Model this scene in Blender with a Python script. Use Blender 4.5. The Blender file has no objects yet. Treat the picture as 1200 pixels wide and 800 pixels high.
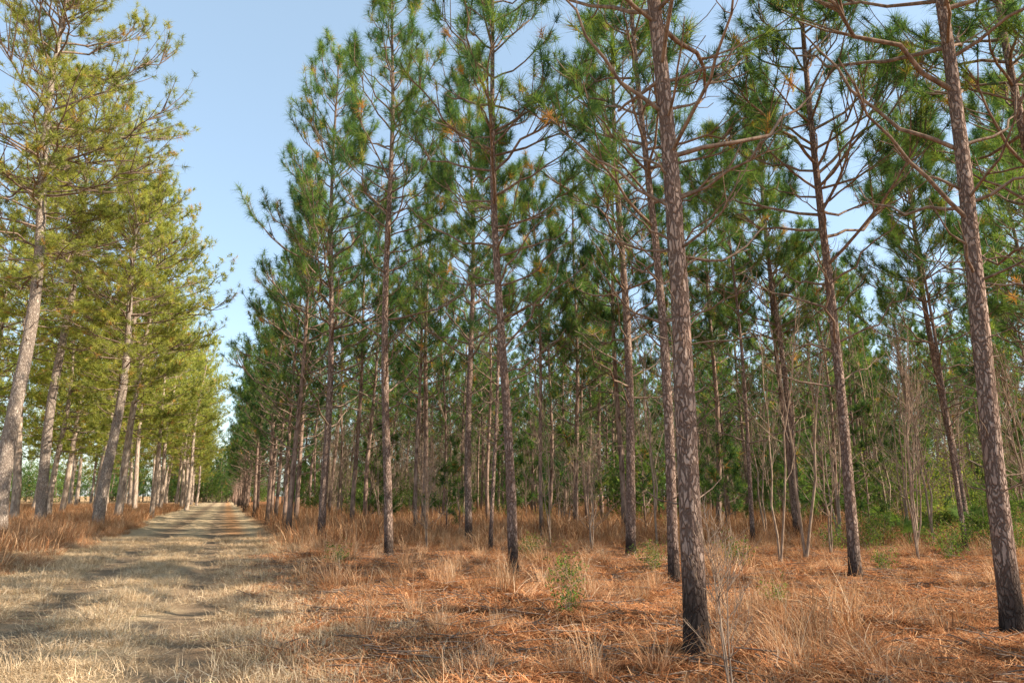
import bpy, math, numpy as np
from mathutils import Vector
rng = np.random.default_rng(7)
scene = bpy.context.scene
COL = scene.collection
scene.view_settings.view_transform='Standard'
scene.view_settings.look='None'
scene.view_settings.exposure=0

# ---------------------------------------------------------------- layout (metres)
RD = np.array([-0.378,0.926]); RN = np.array([0.926,0.378])   # road direction / normal (pointing to plantation)
def off(x,y): return x*RN[0]+y*RN[1]
def along(x,y): return x*RD[0]+y*RD[1]
def road_pt(o,s): return RN[0]*o+RD[0]*s, RN[1]*o+RD[1]*s
def sstep(a,b,v):
    t=np.clip((v-a)/(b-a),0,1); return t*t*(3-2*t)
def gh(x,y):
    x=np.asarray(x,float); y=np.asarray(y,float)
    o=off(x,y); s=along(x,y)
    near=np.exp(-(x*x+y*y)/(90.**2))
    b=0.05*np.sin(x*.9+1.3)*np.sin(y*.7+.4)+0.035*np.sin(x*2.1+y*1.3)+0.025*np.sin(y*2.9-x*1.7+2)+0.02*np.sin(x*5.1+np.sin(y*3.3)*1.5)*np.sin(y*4.3)
    roadm=sstep(-5.2,-3.8,o)*(1-sstep(1.2,2.6,o))
    z=b*(1-.75*roadm)*near
    z=z-0.10*roadm
    for c in (-2.3,-0.35):
        z=z-0.06*np.exp(-((o-c-0.08*np.sin(s*.5))/.34)**2)*near
    z=z+0.012*np.sin(s*3.1+np.sin(o*1.7))*roadm*near
    return z

# ---------------------------------------------------------------- node helpers
def mat(name):
    m=bpy.data.materials.new(name); m.use_nodes=True
    nt=m.node_tree; nt.nodes.clear(); return m,nt
def N(nt,t,**k):
    n=nt.nodes.new(t)
    for a,b in k.items():
        if a in n.inputs: n.inputs[a].default_value=b
        else: setattr(n,a,b)
    return n
def ramp(nt,stops):
    r=nt.nodes.new('ShaderNodeValToRGB')
    e=r.color_ramp.elements
    while len(e)<len(stops): e.new(.5)
    for i,(p,c) in enumerate(stops):
        e[i].position=p; e[i].color=(c[0],c[1],c[2],1)
    return r
def mix(nt,f,a,b,bt='MIX'):
    m=nt.nodes.new('ShaderNodeMix'); m.data_type='RGBA'; m.blend_type=bt
    for s,v in ((0,f),(6,a),(7,b)):
        if isinstance(v,(int,float)): m.inputs[s].default_value=v
        elif isinstance(v,tuple): m.inputs[s].default_value=(*v,1)
        else: nt.links.new(v,m.inputs[s])
    return m.outputs[2]
def math_(nt,op,a,b=None,c=None,clamp=False):
    m=nt.nodes.new('ShaderNodeMath'); m.operation=op; m.use_clamp=clamp
    for i,v in enumerate((a,b,c)):
        if v is None: continue
        if isinstance(v,(int,float)): m.inputs[i].default_value=v
        else: nt.links.new(v,m.inputs[i])
    return m.outputs[0]
def mrange(nt,v,a,b,c=0.,d=1.):
    m=nt.nodes.new('ShaderNodeMapRange'); m.interpolation_type='SMOOTHSTEP'
    nt.links.new(v,m.inputs[0])
    for i,x in enumerate((a,b,c,d)): m.inputs[i+1].default_value=x
    return m.outputs[0]

def bark_mat(name, dark, mid, light, char=True):
    m,nt=mat(name); L=nt.links.new
    tc=N(nt,'ShaderNodeTexCoord'); oi=N(nt,'ShaderNodeObjectInfo')
    mp=N(nt,'ShaderNodeMapping'); mp.inputs['Scale'].default_value=(1,1,.32)
    L(tc.outputs['Object'],mp.inputs['Vector'])
    cmb=N(nt,'ShaderNodeCombineXYZ'); L(math_(nt,'MULTIPLY',oi.outputs['Random'],37.),cmb.inputs[2]); L(cmb.outputs[0],mp.inputs['Location'])
    nz=N(nt,'ShaderNodeTexNoise',Scale=12.,Detail=4.); L(mp.outputs[0],nz.inputs['Vector'])
    ad=N(nt,'ShaderNodeVectorMath',operation='MULTIPLY_ADD'); L(nz.outputs['Color'],ad.inputs[0]); ad.inputs[1].default_value=(.15,.15,.15); L(mp.outputs[0],ad.inputs[2])
    vo=N(nt,'ShaderNodeTexVoronoi',feature='DISTANCE_TO_EDGE',Scale=22.); L(ad.outputs[0],vo.inputs['Vector'])
    vc=N(nt,'ShaderNodeTexVoronoi',feature='F1',Scale=22.); L(ad.outputs[0],vc.inputs['Vector'])
    crack=mrange(nt,vo.outputs['Distance'],0.0,.24)
    fn=N(nt,'ShaderNodeTexNoise',Scale=70.,Detail=4.,Roughness=.75); L(mp.outputs[0],fn.inputs['Vector'])
    bn=N(nt,'ShaderNodeTexNoise',Scale=2.2,Detail=3.); L(mp.outputs[0],bn.inputs['Vector'])
    sep=N(nt,'ShaderNodeSeparateColor'); L(vc.outputs['Color'],sep.inputs[0])
    v=math_(nt,'ADD',math_(nt,'MULTIPLY',sep.outputs[0],.35),math_(nt,'MULTIPLY',fn.outputs['Fac'],.7))
    r=ramp(nt,[(.25,mid),(.78,light)]); L(v,r.inputs[0])
    c=mix(nt,mrange(nt,crack,0,1,.2,1.),dark,r.outputs[0])
    c=mix(nt,mrange(nt,bn.outputs['Fac'],.35,.75,0,.45),c,tuple(x*.65 for x in mid))
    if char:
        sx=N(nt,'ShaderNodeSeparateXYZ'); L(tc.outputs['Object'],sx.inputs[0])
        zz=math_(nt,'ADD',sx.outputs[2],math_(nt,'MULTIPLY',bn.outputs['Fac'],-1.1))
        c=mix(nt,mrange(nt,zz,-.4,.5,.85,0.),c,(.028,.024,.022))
    hgt=math_(nt,'ADD',crack,math_(nt,'MULTIPLY',fn.outputs['Fac'],.7))
    bp=N(nt,'ShaderNodeBump',Strength=1.,Distance=.02); L(hgt,bp.inputs['Height'])
    b=N(nt,'ShaderNodeBsdfDiffuse'); L(c,b.inputs['Color']); L(bp.outputs[0],b.inputs['Normal'])
    o=N(nt,'ShaderNodeOutputMaterial'); L(b.outputs[0],o.inputs[0]); return m
def simple_bark(name,mid,light,sc=9.,char=False):
    m,nt=mat(name); L=nt.links.new
    tc=N(nt,'ShaderNodeTexCoord'); mp=N(nt,'ShaderNodeMapping'); mp.inputs['Scale'].default_value=(1,1,.3); L(tc.outputs['Object'],mp.inputs['Vector'])
    n=N(nt,'ShaderNodeTexNoise',Scale=sc,Detail=2.,Roughness=.7); L(mp.outputs[0],n.inputs['Vector'])
    r=ramp(nt,[(.35,mid),(.65,light)]); L(n.outputs['Fac'],r.inputs[0]); c=r.outputs[0]
    if char:
        sx=N(nt,'ShaderNodeSeparateXYZ'); L(tc.outputs['Object'],sx.inputs[0])
        c=mix(nt,mrange(nt,math_(nt,'ADD',sx.outputs[2],math_(nt,'MULTIPLY',n.outputs['Fac'],-1.3)),-.35,.6,.8,0.),c,(.03,.026,.022))
    b=N(nt,'ShaderNodeBsdfDiffuse'); L(c,b.inputs[0]); o=N(nt,'ShaderNodeOutputMaterial'); L(b.outputs[0],o.inputs[0]); return m

def leaf_mat(name, stops, trans=.4, tcol=(1.3,1.25,.6), rnd=.25):
    m,nt=mat(name); L=nt.links.new
    at=N(nt,'ShaderNodeAttribute',attribute_name='tint')
    oi=N(nt,'ShaderNodeObjectInfo')
    r=ramp(nt,stops); L(at.outputs['Fac'],r.inputs[0])
    br=math_(nt,'ADD',math_(nt,'MULTIPLY',oi.outputs['Random'],rnd*2),1-rnd)
    sc=N(nt,'ShaderNodeVectorMath',operation='SCALE'); L(r.outputs[0],sc.inputs[0]); L(br,sc.inputs['Scale'])
    b=N(nt,'ShaderNodeBsdfDiffuse'); L(sc.outputs[0],b.inputs[0])
    t=N(nt,'ShaderNodeBsdfTranslucent'); L(mix(nt,1.,sc.outputs[0],tcol,'MULTIPLY'),t.inputs[0])
    mx=N(nt,'ShaderNodeMixShader'); mx.inputs[0].default_value=trans
    L(b.outputs[0],mx.inputs[1]); L(t.outputs[0],mx.inputs[2])
    o=N(nt,'ShaderNodeOutputMaterial'); L(mx.outputs[0],o.inputs[0]); return m

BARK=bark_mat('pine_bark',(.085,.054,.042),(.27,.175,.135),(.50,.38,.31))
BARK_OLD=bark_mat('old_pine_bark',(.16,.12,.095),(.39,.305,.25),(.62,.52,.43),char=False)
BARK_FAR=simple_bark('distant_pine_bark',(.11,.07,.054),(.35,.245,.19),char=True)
BARK_OLD_FAR=simple_bark('distant_old_pine_bark',(.21,.155,.12),(.50,.40,.32))
TWIG=simple_bark('pine_twig',(.12,.085,.063),(.28,.205,.155),14.)
GREYTWIG=simple_bark('hardwood_bark',(.20,.14,.10),(.38,.285,.21),14.)
NEEDLE=leaf_mat('pine_needles',[(0,(.045,.105,.055)),(.3,(.085,.165,.06)),(.65,(.17,.265,.07)),(.88,(.32,.38,.095)),(.93,(.52,.25,.08)),(1,(.56,.29,.11))],trans=.45,tcol=(1.25,1.2,.65),rnd=.2)
NEEDLE_OLD=leaf_mat('old_pine_needles',[(0,(.16,.20,.06)),(.4,(.33,.365,.085)),(.85,(.53,.515,.13)),(.93,(.56,.32,.11)),(1,(.56,.31,.11))],trans=.45,tcol=(1.2,1.15,.6),rnd=.18)
DRY=leaf_mat('dry_grass_blades',[(0,(.24,.10,.045)),(.4,(.42,.215,.105)),(.75,(.59,.375,.215)),(1,(.73,.575,.40))],trans=.3,tcol=(1.1,1.,.8),rnd=.38)
LITTER=leaf_mat('fallen_pine_needles',[(0,(.21,.072,.03)),(.5,(.44,.18,.072)),(1,(.60,.35,.18))],trans=.1,tcol=(1,.9,.8),rnd=.35)
STRAW=leaf_mat('straw_blades',[(0,(.31,.20,.11)),(.5,(.54,.39,.235)),(.93,(.73,.58,.40)),(1,(.34,.33,.14))],trans=.2,tcol=(1,.95,.8),rnd=.3)
GREENLEAF=leaf_mat('shrub_leaves',[(0,(.055,.11,.035)),(.6,(.14,.205,.05)),(1,(.38,.42,.09))],trans=.4,rnd=.25)

# ---------------------------------------------------------------- mesh building
class MB:
    def __init__(s): s.v=[];s.q=[];s.t=[];s.qm=[];s.tm=[];s.tint=[];s.n=0;s.qs=[];s.ts=[]
    def add(s,V,Q=None,T=None,m=0,tint=.5,smooth=True):
        V=np.asarray(V,float).reshape(-1,3)
        if Q is not None: s.q.append(Q+s.n); s.qm.append(np.full(len(Q),m)); s.qs.append(np.full(len(Q),smooth))
        if T is not None: s.t.append(T+s.n); s.tm.append(np.full(len(T),m)); s.ts.append(np.full(len(T),smooth))
        s.v.append(V); s.tint.append(np.broadcast_to(tint,(len(V),)).astype(float)); s.n+=len(V)
    def mesh(s,name,mats):
        V=np.concatenate(s.v)
        Q=np.concatenate(s.q) if s.q else np.zeros((0,4),int); T=np.concatenate(s.t) if s.t else np.zeros((0,3),int)
        me=bpy.data.meshes.new(name)
        me.vertices.add(len(V)); me.vertices.foreach_set('co',V.astype(np.float32).ravel())
        loops=np.concatenate([Q.ravel(),T.ravel()]).astype(np.int32)
        me.loops.add(len(loops)); me.loops.foreach_set('vertex_index',loops)
        npoly=len(Q)+len(T); me.polygons.add(npoly)
        st=np.concatenate([np.arange(len(Q))*4,len(Q)*4+np.arange(len(T))*3]).astype(np.int32)
        me.polygons.foreach_set('loop_start',st)
        mi=np.concatenate((s.qm or [np.zeros(0)])+(s.tm or [np.zeros(0)])).astype(np.int32)
        sm=np.concatenate((s.qs or [np.zeros(0,bool)])+(s.ts or [np.zeros(0,bool)])).astype(bool)
        for m in mats: me.materials.append(m)
        me.update(calc_edges=True)
        me.polygons.foreach_set('material_index',mi); me.polygons.foreach_set('use_smooth',sm)
        a=me.attributes.new('tint','FLOAT','POINT'); a.data.foreach_set('value',np.concatenate(s.tint).astype(np.float32))
        me.update(); return me
def nrm(a): return a/np.maximum(np.linalg.norm(a,axis=-1,keepdims=True),1e-9)
def tubes(mb,P,R,S,m=0,jit=0.,r=None):
    Nn,K,_=P.shape
    T=nrm(np.gradient(P,axis=1))
    t0=T.mean(axis=1); ref=np.cross(np.array([0,0,1.]),t0); bad=np.linalg.norm(ref,axis=1)<.15
    ref[bad]=(1,0,0); ref=nrm(ref)[:,None,:]
    A=nrm(ref-T*np.sum(ref*T,axis=2,keepdims=True)); B=np.cross(T,A)
    th=np.arange(S)*2*np.pi/S
    Rr=R[:,:,None]*np.ones(S)
    if jit>0: Rr=Rr*(1+r.normal(0,jit,Rr.shape))
    V=P[:,:,None,:]+Rr[...,None]*(np.cos(th)[:,None]*A[:,:,None,:]+np.sin(th)[:,None]*B[:,:,None,:])
    base=(np.arange(Nn)*K*S)[:,None,None]; k=(np.arange(K-1)*S)[None,:,None]; j=np.arange(S)[None,None,:]; j2=(j+1)%S
    Q=np.stack([base+k+j,base+k+j2,base+k+S+j2,base+k+S+j],-1).reshape(-1,4)
    mb.add(V,Q=Q,m=m)
def curve(P0,az,el0,el1,L,K,wig=None,pw=1.3):
    t=np.linspace(0,1,K)[None,:]
    el=el0[:,None]+(el1-el0)[:,None]*t**pw
    a=az[:,None]+(np.zeros_like(t) if wig is None else wig[:,None]*t)
    d=np.stack([np.cos(el)*np.cos(a),np.cos(el)*np.sin(a),np.sin(el)],-1)
    st=d*(L/(K-1))[:,None,None]
    P=np.concatenate([np.zeros((len(az),1,3)),np.cumsum(st[:,:-1],axis=1)],1)+P0[:,None,:]
    return P,d,el,a
def needles(mb,r,P,D,size,tint,n,w,spread=.8,m=1,droop=.12):
    T=len(P)
    d=nrm(D[:,None,:]*r.uniform(.15,1.1,(T,n,1))+nrm(r.normal(0,1,(T,n,3)))*spread)
    ln=size[:,None,None]*r.uniform(.75,1.1,(T,n,1))
    b=P[:,None,:]-D[:,None,:]*size[:,None,None]*r.uniform(0,.7,(T,n,1))
    tip=b+d*ln; tip[...,2]-=(droop*ln[...,0])
    s=nrm(np.cross(d,r.normal(0,1,(T,n,3))))*w/2
    V=np.stack([b-s,b+s,tip],2).reshape(-1,3)
    F=np.arange(T*n*3).reshape(-1,3)
    ti=np.clip(tint[:,None]+r.normal(0,.07,(T,n)),0,1)
    mb.add(V,T=F,m=m,tint=np.repeat(ti.ravel(),3),smooth=False)

def pine(name,seed,H,r0,zdead,zlive,Lmax,lean=(0,0),style='young',nn=60,w=.009,sides=14,dens=1.,amp=None,twigs=True,sz=1.,farb=False):
    r=np.random.default_rng(seed); mb=MB()
    young=style=='young'
    K=34; z=np.concatenate([[-.2,.0,.15,.4],np.linspace(.9,H,K-4)])
    ph=r.uniform(0,6.28,2)
    if amp is None: amp=(.08 if young else .14)
    px=lean[0]*z+amp*np.sin(z*.45+ph[0])-amp*np.sin(ph[0]); py=lean[1]*z+amp*np.sin(z*.38+ph[1])-amp*np.sin(ph[1])
    P=np.stack([px,py,z],-1)[None]
    rel=np.clip(z/H,0,1)
    R=r0*((1-rel)**.75*.93+.05)+r0*.25*np.exp(-np.clip(z,0,9)/.25)
    tubes(mb,P,R[None],sides,m=0,jit=.035,r=r)
    def tp(zz): return np.stack([np.interp(zz,z,px),np.interp(zz,z,py),zz],-1)
    def tr(zz): return np.interp(zz,z,R)
    zs=[];az=[];live=[]
    zc=zdead
    while zc<H-.35:
        nb=r.integers(2,5) if zc<zlive else r.integers(3,6)
        a0=r.uniform(0,6.28)
        for i in range(nb):
            zs.append(zc+r.normal(0,.08)); az.append(a0+i*6.28/nb+r.normal(0,.3)); live.append(zc+r.normal(0,.9)>zlive)
        zc+=(r.uniform(.42,.8) if young else r.uniform(.42,.8))/dens
    zs=np.array(zs);az=np.array(az);live=np.array(live)
    s=np.clip((zs-zlive)/(H-zlive),0,1)
    if young:
        L=Lmax*((1-s)**.65*.85+.2)*r.uniform(.6,1.15,len(zs))
        L[~live]*=r.uniform(.3,.95,(~live).sum())
        el0=np.radians(18+35*s+r.normal(0,9,len(zs))); el1=np.radians(52+30*s+r.normal(0,12,len(zs)))
    else:
        L=Lmax*(np.sin(np.pi*np.clip(.18+.8*s,0,1))**.6*.9+.1)*r.uniform(.5,1.15,len(zs))
        L[~live]*=r.uniform(.15,.6,(~live).sum())
        el0=np.radians(2+48*s**1.5+r.normal(0,10,len(zs))); el1=np.radians(18+45*s+r.normal(0,14,len(zs)))
    P0=tp(zs)
    Kb=8
    BP,BD,BE,BA=curve(P0,az,el0,el1,L,Kb,wig=r.normal(0,.35,len(zs)))
    wob=r.normal(0,.02,BP.shape)*L[:,None,None]; wob[:,:2]=0; BP=BP+wob
    rb=np.clip(.011+.0075*L,.01,.045)*(1 if young else 1.1)
    rb=np.minimum(rb,tr(zs)*.6)
    t=np.linspace(0,1,Kb)
    tubes(mb,BP,rb[:,None]*(1-.7*t)[None,:],5,m=2)
    if twigs and young:   # broken stubs on the lower bole
        k=16; zz=r.uniform(1.4,zdead,k)
        UP,_,_,_=curve(tp(zz),r.uniform(0,6.28,k),r.normal(.35,.3,k),r.normal(.5,.4,k),r.uniform(.1,.55,k)+tr(zz),4)
        tubes(mb,UP,np.full(k,.008)[:,None]*np.array([1.2,1,.8,.5])[None,:],4,m=2)
    li=np.where(live)[0]
    si=[];tt=[]
    for i in li:
        k=int((2.3+1.8*L[i])*(1. if young else 1.35)+r.uniform(0,1.5))
        si+= [i]*k; tt+=list(r.uniform(.32 if young else .2,.96,k))
    si=np.array(si);tt=np.array(tt); f=tt*(Kb-1); i0=np.clip(f.astype(int),0,Kb-2); fr=(f-i0)[:,None]
    SP0=BP[si,i0]*(1-fr)+BP[si,i0+1]*fr
    sg=np.where(r.random(len(si))<.5,1,-1)
    saz=BA[si,i0]+sg*np.radians(r.uniform(22,62,len(si))); sel=BE[si,i0]+np.radians(r.uniform(-12,18,len(si)))
    SL=L[si]*r.uniform(.18,.40,len(si))*(1.25-.7*tt)+.16
    SP,SD,SE,SA=curve(SP0,saz,sel,np.minimum(sel+np.radians(28 if young else 20),1.5),SL,4)
    if twigs:
        tubes(mb,SP,(np.clip(rb[si]*.42,.005,.02))[:,None]*np.array([1,.85,.7,.55])[None,:],4,m=2)
        di=np.where(~live)[0]
        if len(di):
            d2=np.repeat(di,4); k2=r.integers(2,7,len(d2))
            DP,_,_,_=curve(BP[d2,k2],BA[d2,k2]+r.normal(0,.8,len(d2)),BE[d2,k2]+r.normal(0,.35,len(d2)),BE[d2,k2]+r.normal(.3,.4,len(d2)),r.uniform(.15,.6,len(d2)),4)
            tubes(mb,DP,np.full((len(d2),4),.0055),3,m=2)
    TP=[SP[:,-1],BP[li,-1]]; TD=[SD[:,-1],BD[li,-1]]
    if not young:
        m2=np.repeat(np.arange(len(si)),2); f2=r.integers(1,4,len(m2))
        a2=SA[m2,f2]+r.normal(0,.8,len(m2)); e2=SE[m2,f2]+r.normal(.1,.3,len(m2)); L2=SL[m2]*r.uniform(.25,.6,len(m2))
        QP,QD,_,_=curve(SP[m2,f2],a2,e2,e2+.3,L2,3)
        if twigs: tubes(mb,QP,np.full((len(m2),3),.006),3,m=2)
        TP.append(QP[:,-1]);TD.append(QD[:,-1])
    else:
        mk=r.random(len(si))<.30
        TP.append(SP[mk,2]);TD.append(SD[mk,2])
        TP.append(BP[li,-2][:]);TD.append(BD[li,-2])
    TP.append(tp(np.array([H]))); TD.append(np.array([[0,0,1.]]))
    TP=np.concatenate(TP);TD=np.concatenate(TD); TD=nrm(TD+r.normal(0,.12,TD.shape))
    T=len(TP)
    size=(r.uniform(.25,.41,T) if young else r.uniform(.22,.34,T))*sz
    tint=np.clip(.42+r.normal(0,.24,T)+.012*(TP[:,2]-H*.7),0,.86)
    tint[r.random(T)<.02]=.98
    needles(mb,r,TP,TD,size,tint,nn,w,spread=.8 if young else .9)
    bark,nd=(BARK,NEEDLE) if young else (BARK_OLD,NEEDLE_OLD)
    if farb: bark=BARK_FAR if young else BARK_OLD_FAR
    return mb.mesh(name,[bark,nd,TWIG]),T

def place(name,me,x,y,rz=0,sc=1.,parent=None,dz=0,tilt=0.):
    o=bpy.data.objects.new(name,me); COL.objects.link(o)
    o.location=(x,y,float(gh(x,y))+dz); o.rotation_euler=(rng.normal(0,tilt) if tilt else 0,rng.normal(0,tilt) if tilt else 0,rz); o.scale=(sc,)*3
    if parent: o.parent=parent
    return o

# ---------------------------------------------------------------- near pines (x,y,r,H,lean,zdead,zlive,Lmax)
heroes=[
 (1.81,7.16,.118,17,(-.028,0),4.2,7.0,3.0),
 (2.84,12.6,.10,16,(-.02,.01),4.2,7.2,2.8),
 (.03,14.1,.105,17.5,(-.036,0),4.2,7.4,3.0),
 (-3.3,19.1,.125,19.5,(-.03,0),4.0,7.6,2.9),
 (-6.6,24.5,.14,19.5,(-.03,0),4.0,7.0,3.7),
 (-8.9,28.2,.12,15.5,(0,.0),3.4,5.2,3.4),
 (6.63,13.85,.112,17,(.010,0),3.8,7.0,3.2),
 (5.70,8.28,.118,16.5,(.018,0),4.2,6.9,3.1),
 (3.05,18.3,.135,18.5,(0,0),4.,7.0,3.0),
 (-1.4,23.2,.125,18,(-.01,0),3.8,6.6,2.9),
 (9.9,24.6,.13,18,(-.01,0),3.6,6.4,2.9),
 (10.6,26.4,.12,17,(-.01,.0),4.0,6.6,2.8),
 (14.8,23.0,.125,17.5,(-.02,0),3.6,6.6,3.1),
 (-3.9,31,.125,17.5,(0,0),4.0,6.3,2.9),
 (-7.5,33,.12,16,(0,0),3.6,5.8,3.0),
 (2.8,31,.12,17,(.01,0),4.0,6.2,2.9),
 (4.2,26.4,.115,17,(.0,0),3.8,6.4,2.8),
 (7.4,21.8,.075,14,(-.01,0),3.2,6.4,2.4),
 (14.4,17.0,.11,16,(.02,0),4.0,7.0,3.1),
 (9.7,11.6,.115,17,(.0,0),4.2,6.8,3.3),
 (12.9,20.2,.07,13,(-.03,0),3.2,6.0,2.5),
 (18.6,24.0,.12,17,(.0,0),3.8,6.2,3.0),
 (6.0,24.9,.07,14.5,(.02,0),3.2,6.6,2.3),
 (1.1,26.0,.08,15,(-.02,0),3.2,6.2,2.5),
 (16.8,20.6,.09,15,(-.01,0),3.4,6.2,2.8),
 (-.6,19.6,.06,13,(.01,0),3.0,6.4,2.0),
]
hp=[]
nT=0
for i,h in enumerate(heroes):
    x,y,r0,H,lean,zd,zl,Lm=h
    me,T=pine('pine_tree_mesh',100+i,H,r0,zd,zl,Lm,lean,nn=58,w=.012,sides=18 if y<15 else 12,farb=y>25); nT+=T
    place('pine_tree',me,x,y); hp.append((x,y))
old=[(-17.9,24.7,.27,24,(-.045,0),7,9.5,5.2),(-23.4,35,.26,24,(0,0),8,11,4.8),(-20.2,34.4,.28,18,(.0,0),5.5,7.5,4.6)]
for i,h in enumerate(old):
    x,y,r0,H,lean,zd,zl,Lm=h
    me,T=pine('mature_pine_mesh',300+i,H,r0,zd,zl,Lm,lean,style='old',nn=32,w=.018,sides=14)
    place('mature_pine_tree',me,x,y); hp.append((x,y)); nT+=T
print('tufts',nT)
YV=[pine('plantation_pine_mesh',500+i,[17,15.5,18,14.5,16.5,17.5][i],[.12,.10,.13,.09,.11,.12][i],3.8,[6.4,5.2,7.0,4.8,6.0,6.6][i],2.8,(rng.normal(0,.02),rng.normal(0,.02)),nn=18,w=.028,sides=7,amp=.14,dens=.8,twigs=False,farb=True)[0] for i in range(6)]
EV=[pine('edge_pine_mesh',540+i,[15,13.5,16][i],.12,2.4,[3.8,3.0,4.4][i],3.3,nn=21,w=.027,sides=7,twigs=False,farb=True,dens=.88)[0] for i in range(3)]
OV=[pine('mature_pine_mesh',560+i,[19,20,18,21][i],.22,5,[6.0,7.0,5.0,7.5][i],4.4,(rng.normal(0,.015),rng.normal(0,.015)),style='old',nn=12,w=.040,sides=8,twigs=False,dens=.82,sz=1.1,farb=True)[0] for i in range(4)]
JV=[pine('young_pine_mesh',590+i,[4.5,6,3.2][i],.04,.4,.7,1.25,nn=14,w=.03,sides=5,twigs=False,dens=.9,farb=True)[0] for i in range(3)]

def empty(name):
    e=bpy.data.objects.new(name,None); COL.objects.link(e); return e
far=empty('distant_pine_forest'); farl=empty('distant_mature_pine_forest')
HP=np.array(hp)
def add_tree(x,y,me,kind,far_e,near_d):
    d=math.hypot(x,y)
    rz=rng.uniform(0,6.28); sc=rng.uniform(.82,1.1)
    if d<near_d: place(kind,me,x,y,rz,sc,tilt=.018); return
    place('pine',me,x,y,rz,sc,parent=far_e,tilt=.018)
cnt=0
for o in np.arange(7,100,4.3):
    for s in np.arange(-22,112,4.2):
        if rng.random()<.2: continue
        x,y=road_pt(o+rng.normal(0,.9),s+rng.normal(0,1.3))
        if y<-6 or x>58 : continue
        if y>0 and x/y>.9 and math.hypot(x,y)>42: continue
        if y<26.5 and abs(x)<.8*y+1.5: continue
        if x*x+y*y<25: continue
        if np.min(np.hypot(HP[:,0]-x,HP[:,1]-y))<2.2: continue
        if x>.8*y+1.5 and rng.random()<.74: continue
        add_tree(x,y,YV[rng.integers(6)],'pine_tree',far,40); cnt+=1
for s in np.arange(33,175,3.9):
    x,y=road_pt(2.8-.006*s+rng.normal(0,.4),s+rng.normal(0,.5))
    if np.min(np.hypot(HP[:,0]-x,HP[:,1]-y))<2: continue
    add_tree(x,y,EV[rng.integers(3)],'pine_tree',far,45); cnt+=1
for oo,sp,s0,s1 in ((-6.2,7.0,46,185),(-10.5,8,44,150),(-16,10,38,150),(-24,13,42,140)):
    for s in np.arange(s0,s1,sp):
        x,y=road_pt(oo+rng.normal(0,.8),s+rng.normal(0,1.6))
        if np.min(np.hypot(HP[:,0]-x,HP[:,1]-y))<3: continue
        add_tree(x,y,OV[rng.integers(4)],'mature_pine_tree',farl,50); cnt+=1
for k in range(34):
    x,y=road_pt(rng.uniform(-14,10),rng.uniform(176,215)); add_tree(x,y,EV[rng.integers(3)],'pine_tree',far,45); cnt+=1
for k in range(90):
    a=math.radians(rng.uniform(-16,46)); d=rng.uniform(115,148); place('pine',EV[rng.integers(3)],d*math.sin(a),d*math.cos(a),rng.uniform(0,6),rng.uniform(.75,1.),parent=far)
# tree line on the far side of the open field to the left
for k in range(110):
    a=math.radians(rng.uniform(-50,-21)); d=rng.uniform(190,250); place('pine',EV[rng.integers(3)],d*math.sin(a),d*math.cos(a),rng.uniform(0,6),rng.uniform(.6,1.),parent=farl)
print('trees',cnt)

# ---------------------------------------------------------------- ground sheet
g=np.linspace(-1,1,420); gx=np.sinh(g*6.2)/np.sinh(6.2)*1600
X,Y=np.meshgrid(gx+2,gx+9)
Z=gh(X,Y); n=len(gx)
V=np.stack([X,Y,Z],-1).reshape(-1,3); a=np.arange(n*n).reshape(n,n)
Q=np.stack([a[:-1,:-1],a[:-1,1:],a[1:,1:],a[1:,:-1]],-1).reshape(-1,4)
mb=MB(); mb.add(V,Q=Q)
m,nt=mat('forest_ground'); L=nt.links.new
ge=N(nt,'ShaderNodeNewGeometry')
dt=N(nt,'ShaderNodeVectorMath',operation='DOT_PRODUCT'); L(ge.outputs['Position'],dt.inputs[0]); dt.inputs[1].default_value=(RN[0],RN[1],0)
n1=N(nt,'ShaderNodeTexNoise',Scale=.9,Detail=4.,Roughness=.6); L(ge.outputs['Position'],n1.inputs['Vector'])
n2=N(nt,'ShaderNodeTexNoise',Scale=7.,Detail=4.,Roughness=.7); L(ge.outputs['Position'],n2.inputs['Vector'])
n3=N(nt,'ShaderNodeTexNoise',Scale=55.,Detail=4.,Roughness=.75,Distortion=1.5); L(ge.outputs['Position'],n3.inputs['Vector'])
n4=N(nt,'ShaderNodeTexNoise',Scale=.35,Detail=2.); L(ge.outputs['Position'],n4.inputs['Vector'])
o_=math_(nt,'ADD',dt.outputs['Value'],math_(nt,'MULTIPLY',math_(nt,'SUBTRACT',n1.outputs['Fac'],.5),1.3))
lit=ramp(nt,[(.25,(.10,.042,.02)),(.5,(.27,.12,.055)),(.75,(.45,.27,.15))])
L(math_(nt,'ADD',math_(nt,'MULTIPLY',n3.outputs['Fac'],.6),math_(nt,'MULTIPLY',n2.outputs['Fac'],.4)),lit.inputs[0])
rd=ramp(nt,[(.3,(.26,.185,.11)),(.5,(.47,.35,.215)),(.7,(.66,.53,.36))])
L(math_(nt,'ADD',math_(nt,'MULTIPLY',n3.outputs['Fac'],.7),math_(nt,'MULTIPLY',n2.outputs['Fac'],.3)),rd.inputs[0])
fld=ramp(nt,[(.3,(.26,.15,.07)),(.55,(.46,.30,.16)),(.75,(.58,.43,.26))])
L(math_(nt,'ADD',math_(nt,'MULTIPLY',n2.outputs['Fac'],.5),math_(nt,'MULTIPLY',n4.outputs['Fac'],.5)),fld.inputs[0])
def band(c,w):
    d=math_(nt,'ABSOLUTE',math_(nt,'SUBTRACT',o_,c)); return mrange(nt,d,w,0.05,0,1)
rut=math_(nt,'MAXIMUM',band(-2.3,.8),band(-.35,.75))
rc=mix(nt,math_(nt,'MULTIPLY',rut,.85),rd.outputs[0],mix(nt,n3.outputs['Fac'],(.13,.085,.055),(.37,.265,.175)))
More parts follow.
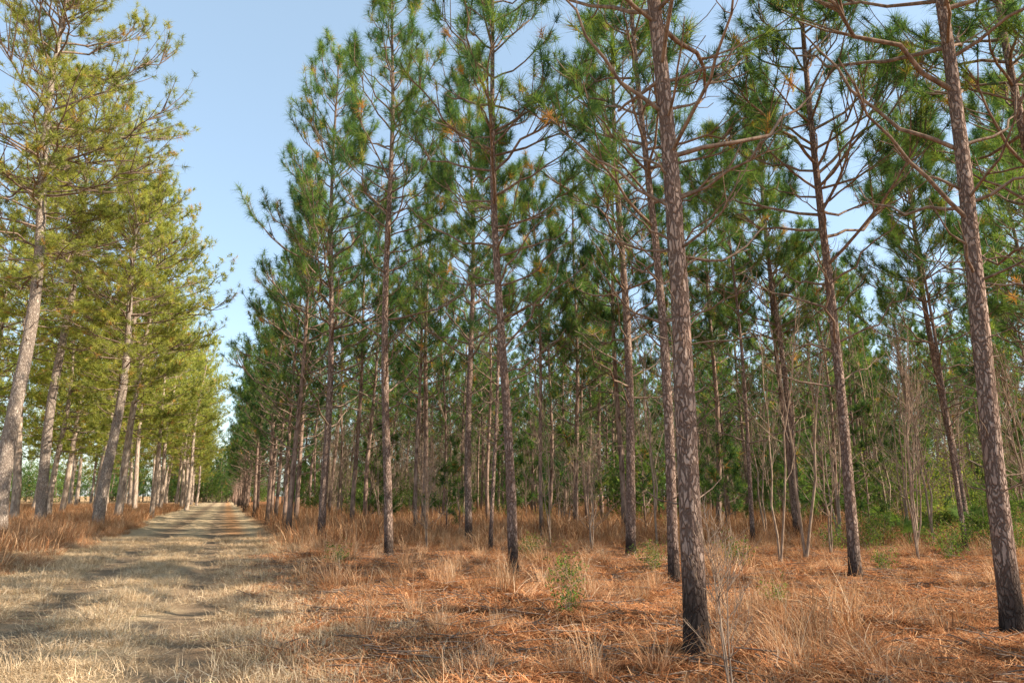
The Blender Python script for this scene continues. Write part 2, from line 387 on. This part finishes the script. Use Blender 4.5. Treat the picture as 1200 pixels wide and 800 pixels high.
rc=mix(nt,math_(nt,'MULTIPLY',band(.45,.8),math_(nt,'MULTIPLY',n2.outputs['Fac'],1.5,clamp=True)),rc,(.38,.18,.08))
c=mix(nt,mrange(nt,o_,1.2,2.4),rc,lit.outputs[0])
c=mix(nt,mrange(nt,o_,-4.2,-5.4),c,fld.outputs[0])
b=N(nt,'ShaderNodeBsdfDiffuse')
L(c,b.inputs['Color'])
bp=N(nt,'ShaderNodeBump',Strength=.9,Distance=.04); L(math_(nt,'ADD',n3.outputs['Fac'],math_(nt,'MULTIPLY',n2.outputs['Fac'],2.)),bp.inputs['Height']); L(bp.outputs[0],b.inputs['Normal'])
o=N(nt,'ShaderNodeOutputMaterial'); L(b.outputs[0],o.inputs[0])
ob=bpy.data.objects.new('ground',mb.mesh('ground',[m])); COL.objects.link(ob)

# ---------------------------------------------------------------- ground cover
def blades(mb,r,n,rad,h0,h1,w,lay,m=0,t0=.2,t1=.9,K=4,az0=None):
    th=r.uniform(0,6.28,n); rr=rad*np.sqrt(r.random(n)); b=np.stack([rr*np.cos(th),rr*np.sin(th),np.full(n,-.02)],-1)
    az=th+r.normal(0,1.,n) if az0 is None else az0+r.normal(0,.6,n)
    h=r.uniform(h0,h1,n)
    el0=np.radians(np.clip(r.normal(88-lay*40,14,n),12,105)); el1=el0-np.radians(r.uniform(15,60+70*lay,n))
    P,D,_,_=curve(b,az,el0,el1,h,K,pw=1.)
    P[...,2]=np.maximum(P[...,2],r.uniform(-.02,.05,(n,1)))
    sd=np.stack([-np.sin(az),np.cos(az),r.normal(0,.4,n)],-1); sd=nrm(sd)[:,None,:]*(w*np.linspace(1,.25,K))[None,:,None]/2
    V=np.stack([P-sd,P+sd],2)
    base=(np.arange(n)*K*2)[:,None]; k=(np.arange(K-1)*2)[None,:]
    Q=np.stack([base+k,base+k+1,base+k+3,base+k+2],-1).reshape(-1,4)
    mb.add(V,Q=Q,m=m,tint=np.repeat(np.clip(r.uniform(t0,t1,n),0,1),K*2),smooth=True)
def coll(name,meshes):
    c=bpy.data.collections.new(name)
    for i,me in enumerate(meshes):
        o=bpy.data.objects.new('%s_part_%02d'%(name,i),me); c.objects.link(o)
    return c
def scatter(name,c,nv,x,y,scl,dz=0.,tilt=.08,zscl=None):
    n=len(x); me=bpy.data.meshes.new(name); me.vertices.add(n)
    me.vertices.foreach_set('co',np.stack([x,y,gh(x,y)+dz],-1).astype(np.float32).ravel())
    a=me.attributes.new('rot','FLOAT_VECTOR','POINT'); a.data.foreach_set('vector',np.stack([rng.normal(0,tilt,n),rng.normal(0,tilt,n),rng.uniform(0,6.28,n)],-1).astype(np.float32).ravel())
    a=me.attributes.new('scl','FLOAT_VECTOR','POINT'); zz=scl if zscl is None else zscl
    a.data.foreach_set('vector',np.stack([scl,scl,zz],-1).astype(np.float32).ravel())
    a=me.attributes.new('idx','INT','POINT'); a.data.foreach_set('value',rng.integers(0,nv,n).astype(np.int32))
    ob=bpy.data.objects.new(name,me); COL.objects.link(ob)
    ng=bpy.data.node_groups.new(name+'_scatter','GeometryNodeTree')
    ng.interface.new_socket('Geometry',in_out='INPUT',socket_type='NodeSocketGeometry')
    ng.interface.new_socket('Geometry',in_out='OUTPUT',socket_type='NodeSocketGeometry')
    gi=ng.nodes.new('NodeGroupInput'); go=ng.nodes.new('NodeGroupOutput'); ip=ng.nodes.new('GeometryNodeInstanceOnPoints')
    ci=ng.nodes.new('GeometryNodeCollectionInfo'); ci.inputs['Collection'].default_value=c; ci.inputs['Separate Children'].default_value=True; ci.inputs['Reset Children'].default_value=True
    def na(nm,dt):
        q=ng.nodes.new('GeometryNodeInputNamedAttribute'); q.data_type=dt; q.inputs[0].default_value=nm
        return [s for s in q.outputs if s.enabled and s.name=='Attribute'][0]
    l=ng.links.new
    l(gi.outputs[0],ip.inputs['Points']); l(ci.outputs[0],ip.inputs['Instance']); ip.inputs['Pick Instance'].default_value=True
    l(na('idx','INT'),ip.inputs['Instance Index']); l(na('rot','FLOAT_VECTOR'),ip.inputs['Rotation']); l(na('scl','FLOAT_VECTOR'),ip.inputs['Scale'])
    l(ip.outputs[0],go.inputs[0])
    md=ob.modifiers.new('scatter','NODES'); md.node_group=ng
    return ob
def pts(n,x0,x1,y0,y1,fn=None):
    x=rng.uniform(x0,x1,n); y=rng.uniform(y0,y1,n)
    k=(np.abs(x)<.82*y+2.5)
    if fn is not None: k&=fn(x,y)
    return x[k],y[k]
def patch(x,y,f=1.): return .5+.5*np.sin(x*.8*f+1.7*np.sin(y*.6*f))*np.sin(y*.9*f+1.3*np.sin(x*.5*f+1))

gm=[]
for i in range(9):
    mb=MB()
    if i<2: blades(mb,rng,80,.13,.22,.7,.008,.3,t0=.2,t1=1.); blades(mb,rng,40,.22,.1,.3,.008,.8,t0=0,t1=.6)
    elif i<6: blades(mb,rng,110,.25,.22,.6,.008,.98,t0=.05,t1=1.,az0=rng.uniform(0,6)); blades(mb,rng,40,.3,.15,.35,.008,.9,t0=0,t1=.7)
    else: blades(mb,rng,80,.22,.15,.42,.009,.78,t0=0,t1=.5)
    gm.append(mb.mesh('grass_clump',[DRY]))
GC=coll('dry_grass_clump',gm)
x,y=pts(12000,-12,26,3,28,lambda x,y:(off(x,y)>1.1+1.4*rng.random(len(x)))&(rng.random(len(x))<.14+.86*patch(x,y,1.3)**1.8))
sc=rng.uniform(.35,1.05,len(x))*(.65+.7*patch(x,y,.9)); scatter('dry_grass',GC,9,x,y,sc)
fm=[]
for i in range(3):
    mb=MB(); blades(mb,rng,210,1.0,.3,.85,.02,.4,t0=.0,t1=.85,K=3); fm.append(mb.mesh('grass_sward',[DRY]))
FC=coll('dry_grass_sward',fm)
x,y=pts(4500,-60,60,22,85,lambda x,y:(off(x,y)>2.6)&(rng.random(len(x))<.4+.6*patch(x,y,.5)))
scatter('dry_grass',FC,3,x,y,rng.uniform(.7,1.4,len(x)),tilt=.03)
x,y=pts(6500,-75,0,12,95,lambda x,y:(off(x,y)<-5.2)&(off(x,y)>-34))
scatter('dry_grass',FC,3,x,y,rng.uniform(.6,1.1,len(x)),tilt=.03)
x,y=pts(5000,-40,0,10,40,lambda x,y:(off(x,y)<-4.0)&(off(x,y)>-8))
scatter('dry_grass',GC,9,x,y,rng.uniform(.6,1.1,len(x)))
lm=[]
for i in range(4):
    mb=MB(); nn=190; c0=np.stack([rng.uniform(-.3,.3,nn),rng.uniform(-.3,.3,nn),rng.uniform(.0,.05,nn)],-1)
    a_=rng.uniform(0,6.28,nn); d=np.stack([np.cos(a_),np.sin(a_),rng.normal(0,.22,nn)],-1)*rng.uniform(.06,.14,(nn,1)); s_=np.stack([-np.sin(a_),np.cos(a_),np.zeros(nn)],-1)*.0028
    V=np.stack([c0-d-s_,c0-d+s_,c0+d+s_,c0+d-s_],1); mb.add(V,Q=np.arange(nn*4).reshape(-1,4),tint=np.repeat(rng.random(nn),4))
    P,_,_,_=curve(np.stack([rng.uniform(-.3,.3,3),rng.uniform(-.3,.3,3),np.full(3,.03)],-1),rng.uniform(0,6.28,3),rng.normal(.05,.1,3),rng.normal(0,.2,3),rng.uniform(.2,.6,3),5,wig=rng.normal(0,.6,3)); tubes(mb,P,np.full((3,5),.005),4,m=1)
    lm.append(mb.mesh('needle_litter',[LITTER,TWIG]))
LC=coll('pine_needle_litter_patch',lm)
x,y=pts(9500,-12,18,3,20,lambda x,y:(off(x,y)>.5+1.3*rng.random(len(x))))
scatter('pine_needle_litter',LC,4,x,y,rng.uniform(.8,1.3,len(x)),tilt=.05)
sm=[]
for i in range(5):
    mb=MB(); blades(mb,rng,110,.3,.06,.2,.006,.9 if i<3 else .6,t0=0,t1=1,K=3); sm.append(mb.mesh('straw_mat',[STRAW]))
SC=coll('track_straw_patch',sm)
def rutd(x,y): return np.minimum(abs(off(x,y)+2.3),abs(off(x,y)+.35))
x,y=pts(12500,-16,3,3,28,lambda x,y:(off(x,y)>-5)&(off(x,y)<2.4)&((rutd(x,y)>.46)|(rng.random(len(x))<.16))&(rng.random(len(x))<.3+.7*patch(x,y,2.1)))
scatter('track_straw',SC,5,x,y,rng.uniform(.6,1.3,len(x)),tilt=.03)

# ---------------------------------------------------------------- saplings, shrubs, palmettos
def sapling(seed,H,dens=1):
    r=np.random.default_rng(seed); mb=MB()
    n=r.integers(1,4); az=r.uniform(0,6.28,n); Ls=H*r.uniform(.7,1,n)
    P,D,E,A=curve(np.zeros((n,3))-np.array([0,0,.1]),az,np.radians(r.uniform(80,90,n)),np.radians(r.uniform(74,92,n)),Ls,9,wig=r.normal(0,1,n))
    P[:,1:]+=r.normal(0,.03,P[:,1:].shape); tubes(mb,P,(.008+.004*Ls)[:,None]*np.linspace(1,.2,9)[None],5)
    k=int(14*dens); si=np.repeat(np.arange(n),k); f=r.uniform(2,8,len(si)); i0=np.clip(f.astype(int),0,7); fr=(f-i0)[:,None]
    S0=P[si,i0]*(1-fr)+P[si,i0+1]*fr; L2=(9-f)/8*H*.28+.2
    a2=r.uniform(0,6.28,len(si)); e2=np.radians(r.uniform(35,65,len(si)))
    P2,D2,E2,A2=curve(S0,a2,e2,e2+.3,L2*r.uniform(.6,1.1,len(si)),6); P2[:,1:]+=r.normal(0,.02,P2[:,1:].shape)
    tubes(mb,P2,np.full(len(si),.009)[:,None]*np.linspace(1,.35,6)[None],4)
    s3=np.repeat(np.arange(len(si)),5); f3=r.integers(1,6,len(s3)); a3=A2[s3,f3]+r.normal(0,.8,len(s3)); e3=E2[s3,f3]+r.normal(0,.3,len(s3))
    P3,_,_,_=curve(P2[s3,f3],a3,e3,e3+.3,r.uniform(.15,.5,len(s3)),4); tubes(mb,P3,np.full((len(s3),4),.0045),3)
    return mb.mesh('bare_sapling_mesh',[GREYTWIG])
SV=[sapling(900+i,[5,7,4,6.5][i]) for i in range(4)]
def leafy(seed,H,R,nl,ls,t0,t1,stem=10):
    r=np.random.default_rng(seed); mb=MB(); n=stem
    P,D,E,A=curve(np.zeros((n,3))-np.array([0,0,.05]),r.uniform(0,6.28,n),np.radians(r.uniform(55,88,n)),np.radians(r.uniform(45,80,n)),H*r.uniform(.6,1,n),7)
    P[:,1:]+=r.normal(0,.03*H,P[:,1:].shape); tubes(mb,P,np.full(n,.007)[:,None]*np.linspace(1,.4,7)[None],4,m=0)
    si=r.integers(0,n,nl//8); f=r.integers(2,7,len(si)); c=P[si,f]+r.normal(0,R*.22,(len(si),3)); 
    c=np.repeat(c,8,axis=0)+r.normal(0,.06*H**.5,(len(si)*8,3)); c[:,2]=np.maximum(c[:,2],.03)
    d=nrm(r.normal(0,1,c.shape)+[0,0,.3]); s_=nrm(np.cross(d,r.normal(0,1,c.shape)))*ls*.28; d=d*ls
    V=np.stack([c,c+d*.5-s_,c+d,c+d*.5+s_],1); mb.add(V,Q=np.arange(len(c)*4).reshape(-1,4),m=1,tint=np.repeat(r.uniform(t0,t1,len(c)),4),smooth=False)
    return mb.mesh('shrub_mesh',[GREYTWIG,GREENLEAF])
BV=[leafy(950+i,[.7,1.0,1.4][i],[.5,.7,.9][i],[500,900,1500][i],.05,0,.8) for i in range(3)]
TV=[leafy(970+i,[3.2,4.5][i],[1.6,2.2][i],[1300,1900][i],.14,0,.75,stem=12) for i in range(2)]
YB=leafy(960,4.2,2.2,1900,.09,.6,1.,stem=12)
def palmetto(seed):
    r=np.random.default_rng(seed); mb=MB()
    for k in range(9):
        az=r.uniform(0,6.28); el=r.uniform(.7,1.35); L=r.uniform(.4,.9)
        P,D,_,_=curve(np.zeros((1,3)),np.array([az]),np.array([el]),np.array([el-.25]),np.array([L]),5); tubes(mb,P,np.full((1,5),.008),4,m=1)
        c=P[0,-1]; d=D[0,-1]; sd=nrm(np.cross(d,[0,0,1.])); up=np.cross(sd,d)
        for a in np.linspace(-1.75,1.75,22):
            dd=np.cos(a)*d+np.sin(a)*sd+up*.12*np.cos(a); s_=nrm(np.cross(dd,up))*.016; l=r.uniform(.38,.5)
            mb.add(np.array([c,c+dd*l*.5-s_,c+dd*l-[0,0,.06],c+dd*l*.5+s_]),Q=np.array([[0,1,2,3]]),m=1,tint=r.uniform(.1,.5),smooth=False)
    return mb.mesh('palmetto_mesh',[GREYTWIG,GREENLEAF])
PV=[palmetto(980),palmetto(981)]
for (x,y) in ((15.3,25.5),(16.6,25.),(14.2,27.),(18,28),(12.6,22.5),(14.6,21.6)):
    place('saw_palmetto',PV[rng.integers(2)],x,y,rng.uniform(0,6.28),rng.uniform(1.1,1.6))
place('yellow_green_bush',YB,14.6,24.8,0,.95)
place('yellow_green_bush',YB,20.5,33,2,1.)
for (x,y,i,s) in ((1.0,12.5,0,.9),(.7,9.2,0,.7),(2.9,14.5,1,.7),(12.2,19.5,1,1),(13.3,18.8,2,.9),(16.2,21.5,2,1),(.5,17,1,.8),(4.9,15.5,0,1),(-3.8,15.6,0,.8),(17.5,24,2,1.2),(10.5,17,1,1),(9,20,0,1.2),(13.9,20.8,2,1.1),(11.5,22,2,1),(3.7,10.2,0,.6),(7.9,15.2,0,.8),(12.4,17.6,2,.9),(10.2,20.5,2,.9)):
    place('green_shrub',BV[i],x,y,rng.uniform(0,6.28),s)
for (x,y,i,s) in ((8.2,27,0,1.),(13.4,26.5,1,.9),(5.5,29,2,1.1),(-2.6,28,2,.9),(17.2,29,1,1),(11.8,29.5,0,1.1)):
    place('young_pine',JV[i],x,y,rng.uniform(0,6.28),s)
for (x,y,i,s) in ((6.0,16,1,.9),(12.5,21,1,1.1),(13.5,24,3,1.2),(11.4,20,3,1.),(1.75,5.9,2,.45),(8.5,19,0,1),(14.5,27,1,1.3),(16.5,26,3,1.2),(2.1,19,2,1),(-2.5,21,2,.9),(8.6,24,1,1.),(1.2,22,0,1),(7.2,17.5,1,1.2),(9.4,16.5,3,.9),(5.2,20.5,3,1.2),(12,16,0,1.1),(17,22,1,1.3),(18.5,25,3,1.4),(4.6,22.5,1,1.2),(10.4,22.6,3,1.3)):
    place('bare_sapling',SV[i],x,y,rng.uniform(0,6.28),s)
UC=coll('understory_plant',SV+SV[:2]+BV+TV[:1]+JV)
x,y=pts(1150,-50,60,30,88,lambda x,y:(off(x,y)>6))
scatter('forest_understory',UC,13,x,y,rng.uniform(.7,1.4,len(x)),tilt=.08)
WC=coll('woodland_edge_plant',TV+JV)
a=np.radians(rng.uniform(-18,46,320)); d=rng.uniform(95,148,320); x1=d*np.sin(a); y1=d*np.cos(a); k=off(x1,y1)>6
x2,y2=road_pt(rng.uniform(-14,12,70),rng.uniform(172,212,70)); a=np.radians(rng.uniform(-50,-22,230)); d=rng.uniform(180,215,230); x3=d*np.sin(a); y3=d*np.cos(a)
x=np.concatenate([x1[k],x2,x3]); y=np.concatenate([y1[k],y2,y3])
scatter('woodland_edge_undergrowth',WC,5,x,y,rng.uniform(1.1,2.2,len(x)),tilt=.05)

# ---------------------------------------------------------------- light, sky, camera
to_sun=Vector((.97,-.22,0)).normalized(); el=math.radians(37)
sv=Vector((to_sun.x*math.cos(el),to_sun.y*math.cos(el),math.sin(el)))
sd=bpy.data.lights.new('sun','SUN'); sd.energy=10.5; sd.angle=math.radians(.5); sd.color=(1,.88,.71)
so=bpy.data.objects.new('sun',sd); COL.objects.link(so); so.rotation_euler=sv.to_track_quat('Z','Y').to_euler()
w=bpy.data.worlds.new('World'); scene.world=w; w.use_nodes=True; nt=w.node_tree
sky=nt.nodes.new('ShaderNodeTexSky'); sky.sky_type='NISHITA'; sky.sun_disc=False; sky.sun_elevation=el
sky.sun_rotation=math.atan2(to_sun.x,to_sun.y); sky.dust_density=1.0; sky.air_density=1.
bg=nt.nodes['Background']; bg.inputs[1].default_value=.19
hz=nt.nodes.new('ShaderNodeMix'); hz.data_type='RGBA'; hz.blend_type='ADD'; hz.inputs[0].default_value=1.; hz.inputs[7].default_value=(1.4,1.85,2.05,1)
nt.links.new(sky.outputs[0],hz.inputs[6]); nt.links.new(hz.outputs[2],bg.inputs[0])
cd=bpy.data.cameras.new('camera'); cd.lens=24; cd.sensor_width=36; cd.clip_end=5000
co=bpy.data.objects.new('camera',cd); COL.objects.link(co); co.location=(0,0,1.55); co.rotation_euler=(math.radians(90+12.7),0,0)
scene.camera=co
